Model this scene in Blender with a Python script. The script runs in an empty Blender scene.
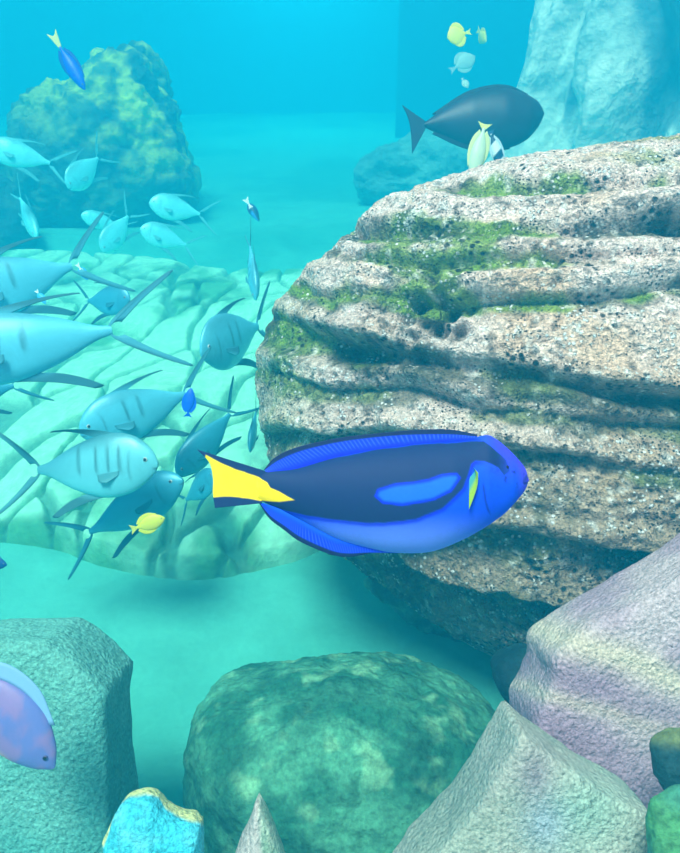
import bpy, math
import numpy as np
from mathutils import Vector, Matrix

# ------------------------------------------------------------------ camera, light, water
scene = bpy.context.scene
COL = scene.collection
W, H, F = 680, 853, 739.0
PITCH = math.radians(28)
EYE = np.array([0.0, 0.0, 1.6])
RT = np.array([1.0, 0.0, 0.0])
FW = np.array([0.0, math.cos(PITCH), -math.sin(PITCH)])
UP = np.array([0.0, math.sin(PITCH), math.cos(PITCH)])

cam_data = bpy.data.cameras.new('camera')
cam = bpy.data.objects.new('camera', cam_data)
COL.objects.link(cam)
cam.location = EYE
cam.rotation_euler = (math.pi / 2 - PITCH, 0, 0)
cam_data.sensor_fit = 'VERTICAL'
cam_data.sensor_height = 24.0
cam_data.lens = 24.0 * F / H
cam_data.clip_start = 0.02
cam_data.clip_end = 200
scene.camera = cam

world = bpy.data.worlds.new('daylight')
scene.world = world
world.use_nodes = True
bg = world.node_tree.nodes['Background']
bg.inputs['Color'].default_value = (1.0, 0.97, 0.93, 1)
bg.inputs['Strength'].default_value = 0.42

sun_d = bpy.data.lights.new('sun', 'SUN')
sun_d.energy = 6.6
sun_d.color = (1.0, 0.93, 0.86)
sun_d.angle = math.radians(20)
sun = bpy.data.objects.new('sun', sun_d)
COL.objects.link(sun)
sun.location = (0, 3, 8)
sun.rotation_euler = (math.radians(17), math.radians(-12), 0)

def lamp(name, loc, energy, size, color, rot=(0, 0, 0)):
    d = bpy.data.lights.new(name, 'AREA')
    d.energy = energy; d.size = size; d.color = color
    o = bpy.data.objects.new(name, d); COL.objects.link(o)
    o.location = loc; o.rotation_euler = rot
    return o
lamp('tank_lamp', (-0.6, 14.5, 3.2), 260, 2.0, (0.75, 0.95, 1.0))

scene.view_settings.view_transform = 'Standard'
scene.view_settings.look = 'None'
scene.view_settings.exposure = 0.2
scene.view_settings.gamma = 1.0
scene.view_settings.use_curve_mapping = False
scene.cycles.use_denoising = True
scene.cycles.denoiser = 'OPENIMAGEDENOISE'
scene.cycles.max_bounces = 6
scene.cycles.volume_bounces = 1
scene.cycles.diffuse_bounces = 3

SCATTER = ((0.012, 0.58, 1.0), 0.17)
ABSORB = ((0.14, 0.79, 0.96), 0.29)

# ------------------------------------------------------------------ helpers
def P(px, py, d):
    px = np.asarray(px, float); py = np.asarray(py, float); d = np.asarray(d, float)
    return (EYE + d[..., None] * FW + ((px - W / 2) / F * d)[..., None] * RT
            + ((H / 2 - py) / F * d)[..., None] * UP)

def G(px, py, z=0.0):
    r = FW + (px - W / 2) / F * RT + (H / 2 - py) / F * UP
    return EYE + r * ((z - EYE[2]) / r[2])

def project(v):
    q = v - EYE
    d = q @ FW
    return W / 2 + F * (q @ RT) / d, H / 2 - F * (q @ UP) / d, d

def lin(r, g, b):
    c = np.array([r, g, b], float) / 255
    return np.where(c <= 0.04045, c / 12.92, ((c + 0.055) / 1.055) ** 2.4)

def _hash(ix, iy, iz, seed):
    h = (ix * 374761393 + iy * 668265263 + iz * 2147483647 + seed * 1274126177) & 0xFFFFFFFF
    h = ((h ^ (h >> 13)) * 1274126177) & 0xFFFFFFFF
    h = ((h ^ (h >> 16)) * 2246822519) & 0xFFFFFFFF
    return ((h ^ (h >> 15)) & 0xFFFFFF) / float(0xFFFFFF)

def vnoise(p, seed=0):
    p = np.asarray(p, float)
    i = np.floor(p).astype(np.int64)
    f = p - i
    u = f * f * f * (f * (f * 6 - 15) + 10)
    out = 0
    for dx in (0, 1):
        wx = u[:, 0] if dx else 1 - u[:, 0]
        for dy in (0, 1):
            wy = u[:, 1] if dy else 1 - u[:, 1]
            for dz in (0, 1):
                wz = u[:, 2] if dz else 1 - u[:, 2]
                out = out + wx * wy * wz * _hash(i[:, 0] + dx, i[:, 1] + dy, i[:, 2] + dz, seed)
    return out * 2 - 1

def fbm(p, scale, octaves=4, seed=0, gain=0.5):
    p = np.asarray(p, float) * scale
    a, s, tot = 1.0, 0, 0
    for k in range(octaves):
        s = s + a * vnoise(p, seed + k * 17)
        tot += a
        a *= gain
        p = p * 2.03 + 11.7
    return s / tot

def worley(p, scale, seed=0):
    """(nearest, second nearest) distance to random points"""
    p = np.asarray(p, float) * scale
    i = np.floor(p).astype(np.int64)
    b1 = np.full(len(p), 9.0); b2 = np.full(len(p), 9.0)
    for dx in (-1, 0, 1):
        for dy in (-1, 0, 1):
            for dz in (-1, 0, 1):
                c = i + np.array([dx, dy, dz])
                q = np.stack([c[:, k] + _hash(c[:, 0], c[:, 1], c[:, 2], seed + 31 * k) for k in range(3)], 1)
                dist = np.linalg.norm(q - p, axis=1)
                b2 = np.where(dist < b1, b1, np.minimum(b2, dist))
                b1 = np.minimum(b1, dist)
    return b1, b2

def smooth(x, a, b):
    t = np.clip((np.asarray(x, float) - a) / (b - a), 0, 1)
    return t * t * (3 - 2 * t)

def mix(a, b, t):
    return a + (b - a) * np.asarray(t)[..., None]

def mesh_obj(name, verts, faces, mat, parent=None, colors=None, smooth_shade=True):
    me = bpy.data.meshes.new(name)
    me.from_pydata([tuple(v) for v in verts], [], [tuple(int(k) for k in f) for f in faces])
    me.update()
    if smooth_shade:
        me.polygons.foreach_set('use_smooth', [True] * len(me.polygons))
    if colors is not None:
        ca = me.color_attributes.new('Col', 'FLOAT_COLOR', 'POINT')
        c = np.ones((len(verts), 4)); c[:, :3] = np.clip(colors, 0, 1)
        ca.data.foreach_set('color', c.ravel())
    me.materials.append(mat)
    o = bpy.data.objects.new(name, me)
    COL.objects.link(o)
    if parent is not None:
        o.parent = parent
    return o

def tag(o, label, cat, group=None, kind=None):
    o['label'] = label; o['category'] = cat
    if group: o['group'] = group
    if kind: o['kind'] = kind
    return o

def empty(name, loc, rot=None):
    o = bpy.data.objects.new(name, None)
    COL.objects.link(o)
    o.empty_display_size = 0.05
    o.location = loc
    if rot is not None: o.rotation_euler = rot
    return o

def copy_tree(o, parent=None):
    c = o.copy(); COL.objects.link(c)
    if parent is not None: c.parent = parent
    for ch in list(o.children): copy_tree(ch, c)
    return c

# ------------------------------------------------------------------ materials
def material(name, attr=True, color=(.5, .5, .5), rough=0.7, spec=0.3, metallic=0.0, speck=None, bump=None, stretch=(1, 1, 1), chips=None):
    """Principled; base colour from the painted natural pattern (Col), broken up by fine procedural grain."""
    m = bpy.data.materials.new(name)
    m.use_nodes = True
    nt = m.node_tree
    b = nt.nodes['Principled BSDF']
    b.inputs['Roughness'].default_value = rough
    b.inputs['Specular IOR Level'].default_value = spec
    b.inputs['Metallic'].default_value = metallic
    if attr:
        a = nt.nodes.new('ShaderNodeVertexColor'); a.layer_name = 'Col'
        src = a.outputs['Color']
    else:
        a = nt.nodes.new('ShaderNodeRGB'); a.outputs[0].default_value = (*color, 1)
        src = a.outputs[0]
    tc = nt.nodes.new('ShaderNodeTexCoord')
    mp = nt.nodes.new('ShaderNodeMapping'); mp.inputs['Scale'].default_value = stretch
    nt.links.new(tc.outputs['Object'], mp.inputs['Vector'])
    vec = mp.outputs['Vector']
    for sc, lo, hi, detail in (speck or []):
        n = nt.nodes.new('ShaderNodeTexNoise'); n.inputs['Scale'].default_value = sc
        n.inputs['Detail'].default_value = detail; n.inputs['Roughness'].default_value = 0.65
        nt.links.new(vec, n.inputs['Vector'])
        r = nt.nodes.new('ShaderNodeMapRange')
        r.inputs['From Min'].default_value = 0.3; r.inputs['From Max'].default_value = 0.7
        r.inputs['To Min'].default_value = lo; r.inputs['To Max'].default_value = hi
        nt.links.new(n.outputs['Fac'], r.inputs['Value'])
        v = nt.nodes.new('ShaderNodeVectorMath'); v.operation = 'SCALE'
        nt.links.new(src, v.inputs[0]); nt.links.new(r.outputs['Result'], v.inputs['Scale'])
        src = v.outputs['Vector']
    prev = None
    for sc, rad, lo, hi, col, depth in (chips or []):      # pits and shell chips set in the stone
        vo = nt.nodes.new('ShaderNodeTexVoronoi'); vo.inputs['Scale'].default_value = sc
        nt.links.new(vec, vo.inputs['Vector'])
        n = nt.nodes.new('ShaderNodeTexNoise'); n.inputs['Scale'].default_value = sc * .16; n.inputs['Detail'].default_value = 3
        nt.links.new(vec, n.inputs['Vector'])
        r1 = nt.nodes.new('ShaderNodeMapRange'); r1.inputs['From Min'].default_value = rad; r1.inputs['From Max'].default_value = rad * .55
        nt.links.new(vo.outputs['Distance'], r1.inputs['Value'])
        r2 = nt.nodes.new('ShaderNodeMapRange'); r2.inputs['From Min'].default_value = lo; r2.inputs['From Max'].default_value = hi
        nt.links.new(n.outputs['Fac'], r2.inputs['Value'])
        mu = nt.nodes.new('ShaderNodeMath'); mu.operation = 'MULTIPLY'
        nt.links.new(r1.outputs['Result'], mu.inputs[0]); nt.links.new(r2.outputs['Result'], mu.inputs[1])
        mx = nt.nodes.new('ShaderNodeMixRGB'); mx.inputs['Color2'].default_value = (*lin(*col), 1)
        nt.links.new(mu.outputs[0], mx.inputs['Fac']); nt.links.new(src, mx.inputs['Color1'])
        src = mx.outputs['Color']
        bu = nt.nodes.new('ShaderNodeBump'); bu.inputs['Distance'].default_value = abs(depth); bu.invert = depth < 0
        bu.inputs['Strength'].default_value = .8
        nt.links.new(mu.outputs[0], bu.inputs['Height'])
        if prev is not None: nt.links.new(prev, bu.inputs['Normal'])
        prev = bu.outputs['Normal']
    nt.links.new(src, b.inputs['Base Color'])
    for sc, dist, strength in (bump or []):
        n = nt.nodes.new('ShaderNodeTexNoise'); n.inputs['Scale'].default_value = sc
        n.inputs['Detail'].default_value = 5
        nt.links.new(vec, n.inputs['Vector'])
        bu = nt.nodes.new('ShaderNodeBump'); bu.inputs['Distance'].default_value = dist
        bu.inputs['Strength'].default_value = strength
        nt.links.new(n.outputs['Fac'], bu.inputs['Height'])
        if prev is not None: nt.links.new(prev, bu.inputs['Normal'])
        prev = bu.outputs['Normal']
    if prev is not None: nt.links.new(prev, b.inputs['Normal'])
    return m

M_ROCK = material('layered_rock', rough=0.85, spec=0.2, speck=[(60, .7, 1.25, 6), (170, .5, 1.45, 3)], bump=[(35, .02, .8), (120, .016, 1.0)],
                  chips=[(52, .40, .52, .62, (46, 50, 40), -.012), (75, .36, .50, .58, (252, 246, 240), .006), (120, .36, .5, .6, (60, 58, 50), -.006)])
M_REFLECT = material('glass_reflection', rough=0.85, spec=0.2, speck=[(170, .6, 1.4, 3)], bump=[(120, .010, .9)])  # surface of the glass reflections that are built as rocks
M_ALGAE = material('algae_rock', rough=0.8, spec=0.2, speck=[(40, .7, 1.3, 6), (110, .7, 1.3, 3)], bump=[(45, .015, .7)])
M_FAR = material('distant_rock', rough=0.9, spec=0.1, speck=[(9, .75, 1.25, 6)], bump=[(9, .1, .6)])
M_BED = material('bed_rock', rough=0.85, spec=0.15, speck=[(25, .8, 1.2, 5)], bump=[(30, .02, .4)])
M_SAND = material('sand', rough=0.95, spec=0.1, speck=[(5, .88, 1.1, 5), (60, .93, 1.07, 3)], bump=[(14, .02, .25)])
M_FISH = material('fish_skin', rough=0.45, spec=0.35, speck=[(400, .93, 1.07, 2)])
M_TANG = material('tang_skin', rough=0.6, spec=0.12, speck=[(300, .95, 1.05, 2)])
M_FIN = material('fin_membrane', rough=0.6, spec=0.15)
M_SILVER = material('silver_skin', rough=0.4, spec=0.5, metallic=0.15, speck=[(60, .93, 1.07, 2)])
M_WALL = material('blue_wall', attr=False, color=(.02, .19, .42), rough=0.9, spec=0.05, speck=[(0.5, .9, 1.1, 3)])
M_DARKWALL = material('deep_blue_wall', attr=False, color=(.03, .06, .16), rough=0.9, spec=0.05, speck=[(0.6, .9, 1.1, 3)])

# ------------------------------------------------------------------ solids from outlines
def catmull(pts, n, closed=True):
    pts = np.asarray(pts, float)
    m = len(pts)
    if not closed:
        pts = np.vstack([2 * pts[0] - pts[1], pts, 2 * pts[-1] - pts[-2]])
        seg = m - 1
    else:
        seg = m
    t = np.linspace(0, seg, n, endpoint=not closed)
    i = np.minimum(np.floor(t).astype(int), seg - 1); f = (t - i)[:, None]
    g = (lambda k: pts[(i + k - 1) % m]) if closed else (lambda k: pts[i + k])
    p0, p1, p2, p3 = g(0), g(1), g(2), g(3)
    return 0.5 * (2 * p1 + (p2 - p0) * f + (2 * p0 - 5 * p1 + 4 * p2 - p3) * f ** 2 + (3 * p1 - p0 - 3 * p2 + p3) * f ** 3)

def cube_sphere(n):
    g = np.tan(np.linspace(-math.pi / 4, math.pi / 4, n + 1))
    a, b = np.meshgrid(g, g, indexing='ij')
    one = np.ones_like(a)
    V, Fc = [], []
    for k, (u, v, w) in enumerate(((a, b, one), (b, a, -one), (one, a, b), (-one, b, a), (b, one, a), (a, -one, b))):
        base = k * (n + 1) ** 2
        V.append(np.stack([u, v, w], -1).reshape(-1, 3))
        idx = base + np.arange((n + 1) ** 2).reshape(n + 1, n + 1)
        Fc.append(np.stack([idx[:-1, :-1], idx[1:, :-1], idx[1:, 1:], idx[:-1, 1:]], -1).reshape(-1, 4))
    V = np.vstack(V); Fc = np.vstack(Fc)
    _, first, inv = np.unique(np.round(V * 1e6).astype(np.int64), axis=0, return_index=True, return_inverse=True)
    V = V[first]; Fc = inv.reshape(-1)[Fc]
    return V / np.linalg.norm(V, axis=1, keepdims=True), Fc

_cs = {}
def normals(v, f):
    n = np.zeros_like(v)
    fn = np.cross(v[f[:, 2]] - v[f[:, 0]], v[f[:, 3]] - v[f[:, 1]])
    for k in range(4): np.add.at(n, f[:, k], fn)
    return n / np.maximum(np.linalg.norm(n, axis=1, keepdims=True), 1e-12)

def blob(outline, d, front, back, n=60, e=0.85, center=None, sharp=False, grow=1.0):
    """A full rounded solid whose broad side, seen from the window, has this outline; returns world verts, faces, normals."""
    if n not in _cs: _cs[n] = cube_sphere(n)
    D, Fc = _cs[n]
    out = np.asarray(outline, float)
    out = catmull(out, 720) if not sharp else np.stack([np.interp(np.linspace(0, len(out), 720, endpoint=False), np.arange(len(out) + 1), np.append(out[:, k], out[0, k])) for k in (0, 1)], 1)
    c = np.mean(out, 0) if center is None else np.asarray(center, float)
    th = np.arctan2(out[:, 1] - c[1], out[:, 0] - c[0]); r = np.hypot(out[:, 0] - c[0], out[:, 1] - c[1])
    o = np.argsort(th); th, r = th[o], r[o]
    ang = np.arctan2(D[:, 1], D[:, 0])
    R = np.interp(ang, np.concatenate([th - 2 * math.pi, th, th + 2 * math.pi]), np.tile(r, 3))
    s = np.hypot(D[:, 0], D[:, 1])
    nrm = (s ** (2 / e) + np.abs(D[:, 2]) ** (2 / e)) ** (e / 2)
    s = s / nrm; dz = D[:, 2] / nrm
    k = grow * math.sqrt(1 - min(0.9, front / d) ** 2)
    px = c[0] + np.cos(ang) * R * s * k; py = c[1] + np.sin(ang) * R * s * k
    v = P(px, py, np.full(len(px), float(d))) + (np.where(dz > 0, back, front) * dz)[:, None] * FW
    N = normals(v, Fc)
    if np.mean(np.sum((v - v.mean(0)) * N, 1)) < 0:
        Fc = Fc[:, ::-1]; N = -N
    return v, Fc, N

def local(name, v, f, mat, colors, parent=None):
    """object with its origin at the base of the mesh"""
    base = np.array([v[:, 0].mean(), v[:, 1].mean(), v[:, 2].min()])
    o = mesh_obj(name, v - base, f, mat, parent, colors)
    o.location = base
    return o

# ------------------------------------------------------------------ water volume (haze)
def build_water():
    x0, x1, y0, y1, z0, z1 = -10, 10, -0.6, 20, -0.6, 2.4
    v = [(x, y, z) for x in (x0, x1) for y in (y0, y1) for z in (z0, z1)]
    f = [(0, 1, 3, 2), (4, 6, 7, 5), (0, 4, 5, 1), (2, 3, 7, 6), (0, 2, 6, 4), (1, 5, 7, 3)]
    m = bpy.data.materials.new('tank_water'); m.use_nodes = True
    nt = m.node_tree
    nt.nodes.remove(nt.nodes['Principled BSDF'])
    s = nt.nodes.new('ShaderNodeVolumeScatter'); s.inputs['Color'].default_value = (*SCATTER[0], 1); s.inputs['Density'].default_value = SCATTER[1]
    s.inputs['Anisotropy'].default_value = 0.2
    a = nt.nodes.new('ShaderNodeVolumeAbsorption'); a.inputs['Color'].default_value = (*ABSORB[0], 1); a.inputs['Density'].default_value = ABSORB[1]
    ad = nt.nodes.new('ShaderNodeAddShader')
    nt.links.new(s.outputs[0], ad.inputs[0]); nt.links.new(a.outputs[0], ad.inputs[1])
    nt.links.new(ad.outputs[0], nt.nodes['Material Output'].inputs['Volume'])
    o = mesh_obj('water', v, f, m, smooth_shade=False)
    tag(o, 'hazy blue-green water filling the aquarium tank', 'water', kind='structure')
build_water()

# ------------------------------------------------------------------ setting
def structure(o):
    o['kind'] = 'structure'
    return o

def grid(xs, ys, zf):
    X, Y = np.meshgrid(xs, ys, indexing='ij')
    p = np.stack([X.ravel(), Y.ravel(), np.zeros(X.size)], 1)
    p[:, 2] = zf(p)
    nx, ny = len(xs), len(ys)
    idx = np.arange(nx * ny).reshape(nx, ny)
    f = np.stack([idx[:-1, :-1], idx[1:, :-1], idx[1:, 1:], idx[:-1, 1:]], -1).reshape(-1, 4)
    return p, f

def sand_z(p):
    q = p * [1, 1.6, 1]
    rid = 6.55 + 0.25 * np.sin(p[:, 0] * 0.8) + 0.3 * fbm(p * [1, 0, 0], .9, 2, 5)
    lip = 0.10 * smooth(p[:, 1], rid - .25, rid) * (1 - 0.6 * smooth(p[:, 1], rid + .1, rid + 1.8))
    return 0.05 * fbm(q, .8, 3, 3) + 0.02 * fbm(q, 3.5, 3, 8) + lip - 0.03

def build_setting():
    ys = np.concatenate([np.linspace(-0.4, 8, 260), np.linspace(8.1, 19, 90)])
    p, f = grid(np.linspace(-9.5, 9.5, 260), ys, sand_z)
    base = lin(88, 186, 166)
    c = mix(np.tile(base, (len(p), 1)), np.tile(lin(70, 166, 148), (len(p), 1)), smooth(fbm(p, 1.1, 4, 21), -.2, .5))
    structure(mesh_obj('floor', p, f, M_SAND, None, c))
    def wall(name, a, b, z1, mat, bow=0.0):
        n = 40
        t = np.linspace(0, 1, n)
        a, b = np.array(a, float), np.array(b, float)
        nrm = np.array([-(b - a)[1], (b - a)[0]]); nrm /= np.linalg.norm(nrm)
        xy = a + (b - a) * t[:, None] + nrm * (bow * np.sin(t * math.pi))[:, None]
        out = xy + nrm * 0.25
        v = [(x, y, -0.3) for x, y in xy] + [(x, y, z1) for x, y in xy] + [(x, y, z1) for x, y in out] + [(x, y, -0.3) for x, y in out]
        f = []
        for r in range(4):
            for k in range(n - 1):
                r2 = (r + 1) % 4
                f.append((r * n + k, r * n + k + 1, r2 * n + k + 1, r2 * n + k))
        structure(mesh_obj(name, v, f, mat))
    wall('wall_back', (-9.6, 17.2), (9.6, 17.9), 4.0, M_WALL, 0.6)
    wall('wall_right', (0.95, 13.6), (9.6, 11.5), 4.0, M_DARKWALL)
    wall('wall_left', (-9.6, -0.4), (-9.6, 17.5), 4.0, M_WALL)
build_setting()

# pale cracked rock bed beneath the shoal
def build_bed():
    front = [(-80, 530), (0, 534), (60, 540), (95, 556), (140, 568), (190, 573), (250, 568), (310, 548), (360, 520), (420, 470), (520, 400)]
    fr = np.array([G(*q)[:2] for q in front])
    n, m = 330, 330
    u = np.linspace(0, 1, n)
    fx = catmull(fr, n, closed=False)
    far = np.stack([np.linspace(-3.6, 1.2, n), 5.5 + 0.25 * np.sin(np.linspace(0, 7, n))], 1)
    t = np.linspace(0, 1, m)
    tt = t ** 1.5
    xy = fx[:, None, :] * (1 - tt)[None, :, None] + far[:, None, :] * tt[None, :, None]
    p = np.concatenate([xy.reshape(-1, 2), np.zeros((n * m, 1))], 1)
    T = np.tile(t, n)
    U = np.repeat(u, m)
    ca, sa = math.cos(math.radians(52)), math.sin(math.radians(52))
    q = np.stack([p[:, 0] * ca + p[:, 1] * sa * .6, (-p[:, 0] * sa + p[:, 1] * ca * .6) * 1.9, np.zeros(len(p))], 1)
    q += 0.12 * np.stack([fbm(p, 2.2, 3, 2), fbm(p, 2.2, 3, 9), np.zeros(len(p))], 1)
    b1, b2 = worley(q, 2.1, 4)
    crack = 1 - smooth(b2 - b1, .015, .09)
    edge = smooth(T, 0, .05) * smooth(1 - T, 0, .06)
    hgt = 0.03 + 0.16 * smooth(T, 0, .45) + 0.06 * fbm(p, 1.4, 3, 7) + 0.016 * (0.5 - b1) + 0.012 * fbm(p, 9, 3, 6)
    p[:, 2] = edge * (hgt - 0.045 * crack) - 0.06 * (1 - edge)
    idx = np.arange(n * m).reshape(n, m)
    f = np.stack([idx[:-1, :-1], idx[1:, :-1], idx[1:, 1:], idx[:-1, 1:]], -1).reshape(-1, 4)
    c = np.tile(lin(156, 230, 194), (len(p), 1))
    c = mix(c, np.tile(lin(70, 158, 108), (len(p), 1)), 0.85 * smooth(fbm(p, 2.4, 4, 33), 0.05, .45))
    c = mix(c, np.tile(lin(50, 128, 112), (len(p), 1)), 0.75 * crack)
    near = smooth(.16 - T, 0, .14) * smooth(U, .3, .4)
    c = mix(c, np.tile(lin(110, 140, 100), (len(p), 1)), near * .4 * smooth(fbm(p, 9, 3, 41), -.1, .4))
    o = local('rock_bed', p, f, M_BED, c)
    tag(o, 'pale cracked rock bed on the sand beneath the shoal of silvery fish', 'rock bed')
build_bed()

# ------------------------------------------------------------------ the big layered rock
GROOVES = [  # polyline, depth in metres, shadow width px, sharpness px
    ([(440, 182), (453, 180), (565, 181), (680, 178), (900, 170)], .020, 9, 2.0),
    ([(340, 222), (364, 226), (400, 222), (466, 224), (556, 222), (680, 216), (900, 205)], .050, 15, 3.0),
    ([(300, 236), (333, 244), (367, 257), (416, 257), (523, 251), (680, 249), (900, 240)], .022, 12, 2.5),
    ([(285, 285), (327, 294), (380, 290), (440, 292), (573, 292), (630, 288), (680, 282), (900, 265)], .034, 15, 3.0),
    ([(265, 318), (311, 329), (360, 341), (410, 347), (451, 355), (511, 360), (546, 370), (592, 380), (680, 391), (900, 410)], .075, 32, 4.0),
    ([(250, 364), (288, 381), (311, 388), (363, 387), (411, 385), (475, 402), (518, 403), (600, 411), (680, 422), (900, 440)], .036, 16, 3.0),
    ([(250, 434), (320, 438), (380, 430), (450, 436), (503, 443), (566, 450), (606, 459), (680, 470), (900, 500)], .042, 17, 3.0),
    ([(280, 500), (360, 540), (430, 526), (500, 530), (566, 544), (645, 556), (680, 563), (900, 600)], .085, 36, 4.0),
    ([(340, 560), (400, 582), (450, 596), (500, 604), (540, 614), (680, 640), (900, 680)], .075, 40, 4.0),
]
def build_layered_rock():
    out = [(245, 374), (247, 350), (259, 316), (281, 283), (309, 250), (338, 228), (376, 204), (420, 190), (468, 174), (520, 165), (600, 153), (680, 140), (800, 125), (960, 150), (1080, 280), (1120, 430), (1060, 600), (950, 720), (800, 745), (680, 715), (600, 680),
           (535, 668), (480, 656), (436, 638), (392, 612), (338, 574), (298, 536), (268, 494), (250, 440)]
    v, f, N = blob(out, 2.12, .66, .75, n=230, e=.84, center=(640, 420), grow=1.012)
    px, py, dd = project(v)
    wob = 11 * fbm(v, 2.2, 3, 12) + 3.5 * fbm(v, 9, 3, 13)
    disp = 0.02 * fbm(v, 3.5, 4, 1)
    moss = np.zeros(len(v)); dark = np.zeros(len(v)); lipc = np.zeros(len(v))
    facing = .25 * smooth(-(N @ FW), -.3, .1) + .75 * smooth(-(N @ FW), .02, .5)
    for k, (pl, A, w, sh) in enumerate(GROOVES):
        pl = np.array(pl, float)
        q = py + wob - np.interp(px, pl[:, 0], pl[:, 1])
        amp = 1.3 * A * np.clip(0.85 + 1.5 * fbm(v, 2.6, 3, 50 + k), .1, 1.7) * facing
        if k == 0: amp = amp * smooth(px, 430, 470)
        dent = np.where(q < 0, np.exp(np.minimum(q, 0) / sh), np.exp(-np.maximum(q, 0) / w))
        lip = np.exp(-((q + 10) / 11.0) ** 2)
        disp += -amp * dent + 0.28 * amp * lip
        moss = np.maximum(moss, np.exp(-((q - .35 * w) / (.8 * w)) ** 2) * min(1, A / .03))
        disp += .012 * facing * np.sin(q / 4.5 + 2 * fbm(v, 5, 2, 60 + k)) * np.exp(-((q + 22) / 18) ** 2) * (k % 2)
        lipc = np.maximum(lipc, lip)
    # crumbled hollow where the layers break
    hol = np.exp(-(((px - 432) / 44) ** 2 + ((py - 308) / 46) ** 2) ** 1.5) * facing
    hol2 = np.exp(-(((px - 360) / 70) ** 2 + ((py - 405) / 34) ** 2)) * facing
    b1, b2 = worley(v, 22, 3)
    disp += -hol * (0.02 + 0.075 * (1 - smooth(b1, .15, .7))) - hol2 * 0.02 * (1 - smooth(b1, .2, .7))
    c1, c2 = worley(v + 0.02 * fbm(v, 20, 2, 4)[:, None], 45, 8)
    pits = smooth(fbm(v, 7, 3, 61), -.15, .3)
    disp += -0.014 * pits * (1 - smooth(c1, .1, .5)) + (0.008 * fbm(v, 18, 3, 70) + 0.008 * fbm(v, 34, 3, 71)) * (.5 + moss) + 0.005 * fbm(v, 80, 2, 72)
    v2 = v + N * disp[:, None]
    # colours: pinkish limestone, algae in the seams, olive crust, shade painted in the main grooves
    c = np.tile(lin(250, 216, 204), (len(v), 1))
    c = mix(c, np.tile(lin(240, 196, 170), (len(v), 1)), smooth(fbm(v, 5, 4, 81), -.1, .4))
    left = smooth(-px, -340, -262)
    c = mix(c, np.tile(lin(186, 182, 140), (len(v), 1)), .55 * left)
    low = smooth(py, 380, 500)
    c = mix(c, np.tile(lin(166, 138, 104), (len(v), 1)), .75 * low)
    n1 = fbm(v, 11, 4, 91)
    crust = smooth(1.1 * n1 + .8 * moss - .4 * lipc, .25, .75)
    c = mix(c, np.tile(lin(92, 94, 66), (len(v), 1)), .75 * crust)
    up = smooth(-py, -430, -330)
    grn = smooth(fbm(v, 5, 4, 95) * 1.5 + .95 * moss + .3 * left * moss + .5 * hol, .55, .95) * (0.3 + .7 * up)
    c = mix(c, np.tile(lin(118, 158, 24), (len(v), 1)), .85 * grn)
    topg = smooth(-py, -176, -160) * smooth(px, 520, 640) * smooth(fbm(v, 8, 3, 97), -.2, .3)
    c = mix(c, np.tile(lin(150, 165, 70), (len(v), 1)), .7 * topg)
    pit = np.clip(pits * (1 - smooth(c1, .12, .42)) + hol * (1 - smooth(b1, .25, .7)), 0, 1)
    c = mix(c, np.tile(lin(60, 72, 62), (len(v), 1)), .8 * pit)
    wh = .8 * smooth(fbm(v, 60, 2, 99), .3, .55) * (1 - .6 * crust)
    deep = np.zeros(len(v))  # darkening that paints shade, with olive algae, into the main grooves
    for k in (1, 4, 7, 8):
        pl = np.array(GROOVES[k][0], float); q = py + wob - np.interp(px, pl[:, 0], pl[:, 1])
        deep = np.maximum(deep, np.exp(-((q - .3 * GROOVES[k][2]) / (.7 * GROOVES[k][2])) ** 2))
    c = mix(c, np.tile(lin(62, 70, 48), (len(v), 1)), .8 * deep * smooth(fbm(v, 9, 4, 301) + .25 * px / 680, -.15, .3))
    c = mix(c, np.tile(lin(250, 240, 232), (len(v), 1)), .8 * wh)
    c = mix(c, np.tile(lin(56, 58, 50), (len(v), 1)), .6 * smooth(fbm(v, 48, 2, 199) + .14 * crust, .38, .55))
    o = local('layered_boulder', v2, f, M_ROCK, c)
    tag(o, 'huge pinkish layered rock with green algae in its grooves, behind the blue and yellow fish', 'rock')
build_layered_rock()

# ------------------------------------------------------------------ other rocks, and glass reflections built as rocks
def rock(name, label, outline, d, front, back, mat, colorf, n=60, e=.8, disp=((6, .02), (25, .006)), seed=0, center=None, sharp=False, group=None, grow=1.0):
    v, f, N = blob(outline, d, front, back, n, e, center, sharp, grow)
    dp = sum(a * fbm(v, s, 4, seed + k * 7) for k, (s, a) in enumerate(disp))
    px, py, _ = project(v)
    c = colorf(v, px, py)
    o = local(name, v + N * dp[:, None], f, mat, c)
    tag(o, label, 'rock', group)
    return o

def two(a, b, scale, seed, lo=-.2, hi=.35):
    return lambda v, px, py: mix(np.tile(lin(*a), (len(v), 1)), np.tile(lin(*b), (len(v), 1)), smooth(fbm(v, scale, 4, seed), lo, hi))

def col_green(v, px, py):
    c = two((82, 150, 118), (38, 104, 80), 8, 5, -.25, .3)(v, px, py)
    c = mix(c, np.tile(lin(140, 196, 150), (len(v), 1)), .6 * smooth(fbm(v, 16, 3, 15), .15, .5))
    return mix(c, np.tile(lin(40, 96, 74), (len(v), 1)), .6 * smooth(fbm(v * [1, 1, .5], 13, 4, 19), .1, .4))
rock('mossy_boulder', 'large rounded algae-green boulder sitting on the sand at the bottom centre',
     [(186, 745), (190, 708), (215, 682), (260, 672), (320, 664), (380, 663), (430, 670), (475, 688), (506, 712), (530, 760), (540, 840), (500, 960), (400, 1010), (290, 1000), (215, 940), (192, 850)],
     1.72, .34, .34, M_ALGAE, col_green, n=110, disp=((4, .018), (14, .014), (40, .006)), seed=3, grow=.975)

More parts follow.
